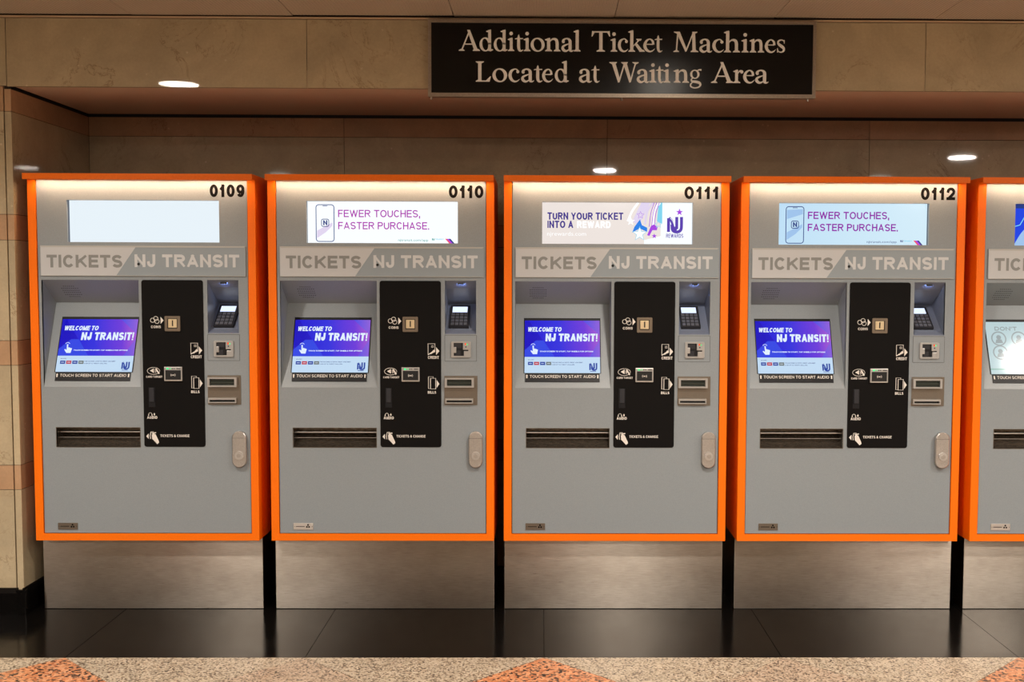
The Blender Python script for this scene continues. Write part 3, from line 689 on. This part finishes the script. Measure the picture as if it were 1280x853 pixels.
TX0, TX1, TS0, TS1 = .0912, .4324, .0690, .3262       # touch screen on the slope
def hand(sh, x, y, k, m, lv=1):
    sh.poly([(x, y+.3*k), (x+.22*k, y), (x+.7*k, y), (x+.78*k, y+.45*k), (x+.72*k, y+.55*k), (x+.3*k, y+.6*k), (x+.22*k, y+.42*k)], m, lv)
    sh.strip([(x+.28*k, y+.4*k), (x+.24*k, y+1.05*k)], .15*k, m, lv)
    for i in range(3): sh.strip([(x+(.43+.15*i)*k, y+.4*k), (x+(.43+.145*i)*k, y+(.68-.05*i)*k)], .13*k, m, lv)
    sh.strip([(x-.02*k, y+.45*k), (x+.18*k, y+.18*k)], .13*k, m, lv)
def welcome(sh):
    U = lambda u: TX0+(TX1-TX0)*u; V = lambda v: TS0+(TS1-TS0)*v; W_ = TX1-TX0; H_ = TS1-TS0
    sh.rect(U(0), U(1), V(.295), V(.975), 'ts_grad')
    sh.poly([(U(0), V(.295)), (U(.40), V(.295)), (U(.05), V(.975)), (U(0), V(.975))], 'ts_facet', 1)
    sh.poly([(U(.15), V(.60)), (U(.25), V(.60)), (U(.40), V(.295)), (U(.0), V(.295)), (U(.0), V(.42))], 'ts_facet2', 2)
    sh.poly([(U(.78), V(.975)), (U(1), V(.975)), (U(1), V(.70))], 'ts_facet2', 2)
    sh.poly([(U(1), V(.295)), (U(1), V(.62)), (U(.86), V(.295))], 'ts_facet2', 1)
    sh.rect(U(0), U(1), V(0), V(.295), 'ts_band')
    sh.text('WELCOME TO', U(.035), V(.765), .45*W_, .085*H_, 'ts_white', .22, 3, .18, .09)
    sh.text('NJ TRANSIT!', U(.275), V(.585), .69*W_, .145*H_, 'ts_white', .24, 3, .06, .10)
    hand(sh, U(.085), V(.345), .115*W_, 'ts_white', 3)
    sh.strip(arc(U(.112), V(.50), .010, .010, 20, 160, 8), .0022, 'ts_white', 3)
    sh.text('TOUCH SCREEN TO START. TAP WHEELS FOR OPTIONS', U(.20), V(.385), .71*W_, .024*H_, 'ts_white', .26, 3, .15)
    sh.text('WE ACCEPT', U(.045), V(.235), .08*W_, .014*H_, 'ink_navy', .2, 1)
    for i, c in enumerate(('card_blue', 'card_red', 'card_blue', 'card_grey')):
        a = .045+.080*i; sh.rect(U(a), U(a+.068), V(.145), V(.205), c, 1)
        sh.rect(U(a+.014), U(a+.054), V(.170), V(.179), 'ts_white', 2)
    sh.text('THIS MACHINE ACCEPTS CREDIT AND DEBIT', U(.36), V(.185), .41*W_, .017*H_, 'ink_navy', .2, 1)
    sh.text('CASH UP TO TWENTY DOLLARS', U(.36), V(.145), .30*W_, .017*H_, 'ink_navy', .2, 1)
    nj_logo(sh, U(.855), V(.055), .105*W_, .13*H_, 'card_blue', 'ts_band', 1)
    sh.rect(U(.865), U(.945), V(.028), V(.038), 'card_blue', 1)
def dont(sh):
    U = lambda u: TX0+(TX1-TX0)*u; V = lambda v: TS0+(TS1-TS0)*v; W_ = TX1-TX0; H_ = TS1-TS0
    sh.rect(U(0), U(1), V(0), V(.975), 'ts_pale'); sh.rect(U(0), U(1), V(.075), V(.105), 'ts_tint', 1)
    sh.text("DON'T", U(.12), V(.81), .30*W_, .075*H_, 'ts_pale2', .22, 1)
    for i in range(3):
        for j in range(2):
            cx, cy2 = U(.16+.27*i), V(.66-.26*j)
            sh.outline(circ(cx, cy2, .032, 18), .006, 'ts_pale2', 1)
            sh.circle(cx, cy2+.006, .011, 'ts_pale2', 1); sh.poly([(cx-.018, cy2-.022), (cx+.018, cy2-.022), (cx+.012, cy2-.004), (cx-.012, cy2-.004)], 'ts_pale2', 1)

def control_prints(parent):
    m = 'print'; sh = Sheet()
    def done(name):
        nonlocal sh
        sh.build(name, fmap(GY-.0025), parent); sh = Sheet()
    # coins
    for cx, cz in ((.5385, 1.3235), (.553, 1.331), (.558, 1.3185)):
        sh.outline(circ(cx, cz, .0095, 18), .0022, m)
    tri = lambda x0, x1, z0, z1: sh.poly([(x0, z0), (x1, (z0+z1)/2), (x0, z1)], m)
    tri(.574, .5875, 1.307, 1.339); done('coins_symbol'); sh.text('COINS', .531, 1.2885, .044, .0112, m, .2); done('lettering')
    # credit
    sh.outline([(.706, 1.1725), (.706, 1.2222), (.7365, 1.2222), (.7365, 1.186)], .0028, m)
    sh.strip([(.706, 1.173), (.735, 1.192)], .004, m); sh.poly([(.7125, 1.176), (.720, 1.176), (.738, 1.190), (.732, 1.196)], m)
    sh.outline([(.7215, 1.206), (.7215, 1.2135), (.729, 1.2135), (.729, 1.206)], .0022, m)
    tri(.7415, .7565, 1.1714, 1.2075); done('credit_symbol'); sh.text('CREDIT', .7053, 1.1545, .049, .0128, m, .2); done('lettering')
    # card target
    sh.outline(circ(.5385, 1.0975, .0275, 28, .0155), .0018, m)
    tri2 = lambda x0, x1, z0, z1: sh.poly([(x1, z0), (x1, z1), (x0, (z0+z1)/2)], m)
    tri2(.5225, .540, 1.088, 1.109); sh.poly([(.546, 1.107), (.552, 1.109), (.566, 1.086), (.560, 1.083)], m)
    for r in (.005, .009): sh.strip(arc(.541, 1.098, r, r*1.3, -55, 55, 6), .002, m)
    done('card_target_symbol'); sh.text('CARD TARGET', .505, 1.0670, .072, .0088, m, .2); done('lettering')
    # bills
    sh.outline([(.707, 1.021), (.707, 1.0745), (.728, 1.0745), (.728, 1.021)], .0026, m)
    sh.poly([(.715, 1.018), (.741, 1.018), (.741, 1.069), (.715, 1.069)], 'bk_panel', 1)
    sh.outline([(.7165, 1.0195), (.7165, 1.0675), (.7395, 1.0675), (.7395, 1.0195)], .0032, m, 2)
    tri(.7435, .7560, 1.0241, 1.0605); done('bills_symbol'); sh.text('BILLS', .7040, .9985, .0375, .0115, m, .22); done('lettering')
    # audio
    sh.strip(arc(.5205, .9015, .0075, .0085, 0, 180, 8), .0018, m)
    for x in (.513, .528): sh.rect(x-.002, x+.002, .897, .903, m)
    sh.circle(.5385, .903, .0035, m); sh.rect(.5375, .5395, .897, .909, m); done('headphone_symbol'); sh.text('AUDIO', .506, .8825, .0455, .0128, m, .22); done('lettering')
    # tickets & change
    tri2(.5004, .5115, .7915, .8165)
    sh.strip([(.5200, .792), (.5180, .806), (.5215, .8235), (.534, .8235)], .0030, m)
    sh.poly([(.5250, .8105), (.5330, .8170), (.5425, .8125), (.5560, .783), (.5575, .7755), (.549, .7685), (.5350, .7840), (.5270, .7920)], m)
    sh.strip([(.526, .817), (.545, .8205)], .0045, m)
    done('hand_symbol'); sh.text('TICKETS & CHANGE', .5630, .8005, .1300, .0115, m, .18); done('lettering')

protos = {}
def child(o, parent, name=None):
    o.parent = parent; return o
def make_machine():
    root = bpy.data.objects.new('ticket_machine', None); C.objects.link(root)
    def B(m, name, mt, parent=root, smooth=False): return m.build(name, mt, parent, SHX, smooth)
    # --- cabinet shell: frame round the face, sides, top, back
    m = MB(); D = .45; fw = .0345; zb, zt = .332, 1.9666
    m.face([(0, 0, zb), (fw, 0, zb), (fw, 0, 1.942), (0, 0, 1.942)]); m.face([(1-fw+.001, 0, zb), (1, 0, zb), (1, 0, 1.942), (1-fw+.001, 0, 1.942)])
    m.face([(fw, 0, zb), (1-fw+.001, 0, zb), (1-fw+.001, 0, .3625), (fw, 0, .3625)])
    m.face([(0, 0, zb), (0, D, zb), (0, D, zt), (0, 0, zt)]); m.face([(1, 0, zb), (1, D, zb), (1, D, zt), (1, 0, zt)])
    m.face([(0, 0, zt), (1, 0, zt), (1, D, zt), (0, D, zt)]); m.face([(0, 0, zb), (1, 0, zb), (1, D, zb), (0, D, zb)]); m.face([(0, D, zb), (1, D, zb), (1, D, zt), (0, D, zt)])
    for x in (fw, 1-fw+.001): m.face([(x, 0, .3625), (x, .03, .3625), (x, .03, 1.942), (x, 0, 1.942)])
    m.face([(fw, 0, .3625), (fw, .03, .3625), (1-fw, .03, .3625), (1-fw, 0, .3625)])
    m.face([(0, 0, 1.942), (1, 0, 1.942), (1, 0, zt), (0, 0, zt)])
    cab = m.build('cabinet', 'orange', root, SHX)
    m = MB(); m.box(.02, .98, .26, .27, .35, 1.95); B(m, 'inner_back', 'black')
    # --- hood with its light strip
    m = MB(); m.box(0, 1, -.047, -.0005, 1.943, 1.9666, bev=.0015); m.box(.001, .999, -.0465, -.0425, 1.9403, 1.9440); hood = B(m, 'hood', 'orange')
    m = MB(); m.box(.036, .964, -.034, -.012, 1.9426, 1.9434); strip = B(m, 'light_strip', 'led_bar', hood)
    m = MB()
    for k in range(24):
        x = .055+.0387*k; m.face([(x-.003, -.026, 1.9424), (x-.003, -.020, 1.9424), (x+.003, -.020, 1.9424), (x+.003, -.026, 1.9424)])
    o = m.build('light_strip_diodes', 'led', hood, SHX, fix=False)
    # --- grey face with openings
    m = plate_holes(.0375, .9635, .3655, 1.942, GY, .012, [(DX0, DX1, DZ0, DZ1), (.0495, .4785, 1.0252, 1.5019), (.7817, .9203, 1.2657, 1.5033), (.0998, .4734, .7548, .8427)])
    B(m, 'face_panel', 'grey')
    # --- header plate
    m = MB(); m.prism(rrect(.0505, .9555, 1.5195, 1.6530, .004, 3), GY-.007, GY-.0001); hd = B(m, 'header_plate', 'acrylic')
    sh = Sheet(); sh.outline([(.0515, 1.5205), (.9545, 1.5205), (.9545, 1.652), (.0515, 1.652)], .0022, 'acrylic_edge')
    sh.poly([(.0525, 1.5215), (.384, 1.5215), (.474, 1.651), (.0525, 1.651)], 'acrylic_light')
    sh.rect(.055, .95, 1.646, 1.6515, 'acrylic_edge', 0)
    sh.build('frosted_film', fmap(GY-.007), hd); sh = Sheet()
    sh.letters('TICKETS', .0785, 1.5562, .3335, .0562, 'hd_dark', .225, 2, .13, 'letter', fmap(GY-.007), hd); sh = Sheet()
    sh.letters('NJ TRANSIT', .4660, 1.5592, .4620, .0562, 'hd_light', .225, 2, .13, 'letter', fmap(GY-.007), hd); sh = Sheet()
    sh.circle(.4835, 1.5725, .0062, 'black', 3)
    sh.build('sensor_hole', fmap(GY-.007), hd)
    # --- upper display glass (picture added per machine)
    m = MB(); m.box(DX0-.004, DX1+.004, GY+.030, GY+.036, DZ0-.004, DZ1+.004); m.build('display_well', 'well', root, SHX)
    m = MB()
    for a, b, c, d in ((DX0-.003, DX0, DZ0, DZ1), (DX1, DX1+.003, DZ0, DZ1), (DX0, DX1, DZ0-.003, DZ0), (DX0, DX1, DZ1, DZ1+.003)): m.box(a, b, GY+.012, GY+.031, c, d)
    B(m, 'display_surround', 'well')
    # --- touch screen recess
    m = niche(.0495, .4785, [(0, 1.5019), (.15, 1.3978), (0, 1.0252)]); rec = m.build('screen_recess', 'grey', root, (-.5, GY, 0))
    sh = Sheet(); L = math.hypot(.15, .1041)
    for r in range(6):
        n_ = 9 if r in (1, 2, 3, 4) else 6
        for k in range(n_): sh.circle(.1515+(k-(n_-1)/2)*.0088, .050+r*.0165, .0027, 'black', 0, 8)
    sh.build('speaker_grille', lambda x, s, n: (x-.5, GY+s/L*.15-n*.57, 1.5019-s/L*.1041-n*.82), rec)
    # bezel lip round the screen on the slope
    m = mapped_box(slope_map, TX0-.004, TX1+.004, TS0-.001, TS1+.006, -.002, .0022); bez = m.build('touch_screen', 'dark_plastic', root)
    m = mapped_box(slope_map, .0945, .4290, .0270, .0665, .0002, .0040); lab = m.build('audio_label', 'dark_plastic', root)
    sh = Sheet(); sh.text('TOUCH SCREEN TO START AUDIO', .115, .0455, .295, .0135, 'print', .16)
    for x in (.102, .421):
        sh.rect(x-.0028, x+.0028, .044, .056, 'print'); sh.poly([(x-.005, .055), (x+.005, .055), (x, .0615)], 'print')
    sh.text('TAP HERE FOR HELP', .20, .0325, .13, .0055, 'mid_plastic', .2)
    sh.build('lettering', lambda a, b, d: slope_map(a, b, .0040+d), lab)
    # --- black control panel
    m = MB(); m.prism(rrect(.4915, .7640, .7564, 1.5023, .011), GY-.0025, GY-.0001); cp_ = B(m, 'control_panel', 'bk_panel')
    control_prints(cp_)
    yq = GY-.0025
    m = MB(); O = rrect(.5935, .6620, 1.2750, 1.3425, .004, 3); I = rrect(.6050, .6500, 1.2870, 1.3315, .002, 3); m.ring(O, I, yq-.006, yq); 
    cs = B(m, 'coin_slot', 'coin_frame')
    m = MB(); m.box(.6052, .6498, yq-.0008, yq-.0001, 1.2872, 1.3313); B(m, 'coin_slot_well', 'black', cs)
    m = MB(); m.box(.6085, .6250, yq-.004, yq-.0008, 1.2910, 1.3290, bev=.0008); m.box(.6305, .6465, yq-.004, yq-.0008, 1.2910, 1.3290, bev=.0008)
    m.box(.6245, .6310, yq-.004, yq-.0008, 1.2910, 1.2975); m.box(.6245, .6310, yq-.004, yq-.0008, 1.3235, 1.3290); B(m, 'coin_slot_plate', 'coin_face', cs)
    # contactless reader
    m = MB(); m.box(.5880, .6685, yq-.010, yq, 1.0530, 1.1165, bev=.003); rd = B(m, 'card_target_reader', 'chrome')
    m = MB(); m.box(.5945, .6625, yq-.0115, yq-.0095, 1.0595, 1.1015); B(m, 'reader_window', 'black', rd)
    sh = Sheet(); sh.rect(.599, .609, 1.1055, 1.1120, 'led_green')
    for k in range(3): sh.rect(.615+.008*k, .620+.008*k, 1.107, 1.1105, 'led_green' if k == 0 else 'mid_plastic')
    sh.rect(.644, .662, 1.107, 1.1105, 'mid_plastic'); sh.build('indicator_light', fmap(yq-.0101), rd)
    sh = Sheet()
    sh.circle(.6285, 1.080, .0028, 'print')
    for r in (.006, .010):
        for s_ in (0, 180): sh.strip(arc(.6285, 1.080, r, r, s_-35, s_+35, 6), .0016, 'print')
    sh.build('contactless_mark', fmap(yq-.0116), rd)
    # audio socket
    m = MB(); m.box(.5145, .5435, yq-.0015, yq, .9355, 1.0230, bev=.0005); ja = B(m, 'audio_socket', 'dark_plastic')
    m = MB(); m.box(.5185, .5400, yq-.006, yq-.001, .9590, 1.0215, bev=.002); B(m, 'socket_cover', 'mid_plastic', ja)
    # --- pin pad recess
    m = niche(.7817, .9203, [(0, 1.5033), (.045, 1.470), (.175, 1.398), (.165, 1.388), (.035, 1.282), (0, 1.2657)]); pn = m.build('pin_pad_recess', 'grey_blue_lit', root, (-.5, GY, 0))
    m = mapped_box(pin_map, .797, .885, .010, PL-.014, .0, .014); kp = m.build('pin_pad', 'mid_plastic', root)
    m = mapped_box(pin_map, .8065, .8740, PL-.062, PL-.024, .0142, .0150); m.build('pin_pad_screen', 'lcd_pale', kp)
    m = MB()
    for r in range(4):
        for c_ in range(4): mapped_box(pin_map, .8035+.0195*c_, .8180+.0195*c_, .018+.0215*r, .0335+.0215*r, .014, .017, 0, m)
    kk = m.build('pin_pad_keys', 'keys', kp)
    m = MB(); m.box(.838, .866, .010, .014, 1.4865, 1.4940); ho = m.build('recess_lamp', 'mid_plastic', pn, (-.5, GY, 0))
    m = MB(); m.face([(.8385, .0142, 1.4870), (.8655, .0142, 1.4870), (.8655, .0142, 1.4905), (.8385, .0142, 1.4905)][::-1]); m.build('recess_lamp_diode', 'led_blue', pn, (-.5, GY, 0), fix=False)
    # --- card reader
    m = MB(); m.prism(rrect(.7812, .9215, 1.1448, 1.2600, .0015, 2), GY-.0012, GY-.0001); cpz = B(m, 'card_plate', 'grey')
    sh = Sheet(); sh.outline(rrect(.7808, .9219, 1.1444, 1.2604, .0015, 2), .0020, 'mid_plastic'); sh.build('plate_joint', fmap(GY), cpz)
    m = MB(); m.ring(rrect(.8095, .8965, 1.1617, 1.2335, .006, 4), rrect(.8205, .8860, 1.1685, 1.2265, .002, 4), GY-.010, GY-.001)
    m.box(.862, .8905, GY-.009, GY-.002, 1.196, 1.231, bev=.002); m.box(.8155, .832, GY-.009, GY-.002, 1.182, 1.208, bev=.002); m.box(.866, .8905, GY-.008, GY-.002, 1.165, 1.190, bev=.002)
    cr = B(m, 'card_reader', 'chrome')
    m = MB(); m.box(.8195, .887, GY-.003, GY-.0013, 1.168, 1.227); B(m, 'card_mouth', 'dark_plastic', cr)
    m = MB(); m.box(.827, .851, GY-.0055, GY-.003, 1.170, 1.192, bev=.001); m.box(.823, .856, GY-.0045, GY-.003, 1.203, 1.226, bev=.001); B(m, 'card_guide', 'mid_plastic', cr)
    m = MB(); m.box(.866, .886, GY-.0102, GY-.009, 1.1925, 1.1955); B(m, 'card_slit', 'black', cr)
    sh = Sheet(); sh.rect(.870, .8765, 1.2175, 1.2255, 'led_amber'); sh.rect(.8785, .884, 1.2175, 1.2225, 'led_green'); sh.circle(.875, 1.2085, .003, 'black'); sh.build('indicator_light', fmap(GY-.0092), cr)
    # --- bill acceptor
    m = MB(); m.box(.7780, .9258, GY-.002, GY-.0001, .9470, 1.0785); bl = B(m, 'bill_plate', 'taupe')
    m = MB(); m.ring([(.781, 1.0275), (.911, 1.0275), (.911, 1.0700), (.781, 1.0700)], [(.791, 1.0345), (.901, 1.0345), (.901, 1.0635), (.791, 1.0635)], GY-.020, GY-.002); B(m, 'bill_bezel', 'chrome', bl)
    m = MB(); m.box(.7905, .9015, GY-.004, GY-.002, 1.034, 1.064); m.box(.793, .899, GY-.014, GY-.003, 1.045, 1.050); B(m, 'bill_slot', 'slot_green', bl)
    m = MB(); m.ring([(.783, .9555), (.907, .9555), (.907, .9780), (.783, .9780)], [(.788, .9600), (.902, .9600), (.902, .9700), (.788, .9700)], GY-.016, GY-.002); B(m, 'receipt_bezel', 'chrome', bl)
    m = MB(); m.box(.787, .903, GY-.003, GY-.002, .9590, .9710); B(m, 'receipt_slot', 'black', bl)
    # --- ticket and change tray
    m = niche(.0998, .4734, [(0, .8427), (.09, .8427), (.09, .82), (.012, .7548), (0, .7548)]); tr = m.build('ticket_tray', 'tray_dark', root, (-.5, GY, 0))
    m = MB(); m.box(.1005, .4727, .040, .048, .8150, .8205, bev=.001); m.box(.1005, .4727, .030, .034, .7935, .7955); m.build('tray_flap', 'steel_small', tr, (-.5, GY, 0))
    m = MB(); m.ring([(.0985, .7535), (.4747, .7535), (.4747, .8440), (.0985, .8440)], [(.1003, .7553), (.4729, .7553), (.4729, .8422), (.1003, .8422)], GY-.0015, GY+.002); B(m, 'tray_rim', 'taupe', tr)
    # --- lock escutcheon
    m = MB(); P = rrect(.8870, .9500, .6655, .8290, .031, 9); q = .0035; P2 = rrect(.8870+q, .9500-q, .6655+q, .8290-q, .0275, 9)
    k = len(P); m.ring(P, P2, GY-.022+.003, GY-.0001); m.v[k:2*k] = [(x, GY-.022, z) for x, z in P2]
    m.face([(x, GY-.022, z) for x, z in P2]); lk = B(m, 'lock', 'steel_small', smooth=False)
    m = MB(); m.prism(circ(.9195, .7210, .0185, 28), GY-.030, GY-.021); B(m, 'lock_knob', 'chrome', lk)
    m = MB(); m.prism(circ(.9195, .7210, .0095, 20), GY-.0325, GY-.030); m.box(.9185, .9205, GY-.0330, GY-.0325, .713, .729); B(m, 'key_cylinder', 'steel_small', lk)
    m = MB(); m.box(.8885, .9485, GY-.0224, GY-.0219, .7985, .7995); B(m, 'lock_seam', 'mid_plastic', lk)
    # --- name plate
    m = MB(); m.box(.0978, .1856, GY-.003, GY-.0001, .3810, .4112, bev=.0008); npl = B(m, 'name_plate', 'taupe')
    sh = Sheet(); sh.rect(.108, .148, .3945, .3975, 'num')
    for x, z in ((.163, .403), (.158, .394), (.168, .394)): sh.circle(x, z, .0042, 'num', 0, 8)
    for x in (.1025, .1815): sh.circle(x, .396, .0016, 'num', 0, 8)
    sh.build('plate_mark', fmap(GY-.003), npl)
    # --- brushed steel plinth
    m = MB(); m.box(.0015, .9985, .0646, .42, .002, .3325, bev=.0015); B(m, 'plinth', 'steel')
    m = MB(); m.box(.004, .996, .068, .41, 0, .004); B(m, 'plinth_foot', 'black')
    return root

proto = make_machine()
def copy_tree(o, parent=None):
    c = o.copy(); C.objects.link(c)
    if parent: c.parent = parent
    for ch in list(o.children): copy_tree(ch, c)
    return c
SPECS = [
 ('0109', -2.2712, None, 'welcome', 'orange-framed grey ticket machine numbered 0109, its upper display blank white', 'ad_blank'),
 ('0110', -1.2158, 'fewer_white', 'welcome', 'orange-framed grey ticket machine numbered 0110 with purple text on a white display', 'ad_white'),
 ('0111', -.1711, 'rewards', 'welcome', 'orange-framed grey ticket machine numbered 0111 showing the ticket rewards advert with stars', 'ad_white'),
 ('0112', .8823, 'fewer_blue', 'welcome', 'orange-framed grey ticket machine numbered 0112 with purple text on a pale blue display', 'ad_bluewhite'),
 (None, 1.9383, 'blue', 'dont', 'orange-framed grey ticket machine cut off by the picture edge, with a pale DON\'T screen', 'ad_blue')]
roots = [proto]+[copy_tree(proto) for _ in SPECS[1:]]
for root, (num, x, ad, ts, lab, bg) in zip(roots, SPECS):
    root.location = (x+.5, 5.0, 0)
    tag(root, lab, 'ticket machine', 'row of ticket machines in the marble niche')
    well = [c for c in root.children if c.name.startswith('display_well')][0]
    m = MB(); m.box(DX0-.002, DX1+.002, GY+.0285, GY+.0298, DZ0-.002, DZ1+.002); d = m.build('display', bg, root, SHX)
    if ad:
        sh = ad_art(ad, Sheet()); sh.build('display_picture', fmap(GY+.0285), d)
    sh = Sheet()
    (welcome if ts == 'welcome' else dont)(sh)
    tsc = [c for c in root.children if c.name.startswith('touch_screen')][0]
    sh.build('screen_picture', lambda a, b, dd: slope_map(a, b, .0024+dd), tsc)
    if num:
        Sheet().letters(num, .8000, 1.8690, .1535, .0560, 'num', .235, 0, .13, 'digit', fmap(GY), root)
for k in (1, 4):                                   # two of the name plates are bright metal, the others taupe
    o = [c for c in roots[k].children if c.name.startswith('name_plate')][0]
    o.data = o.data.copy(); o.data.materials[0] = MT['chrome']; o['label'] = 'bright metal name plate'
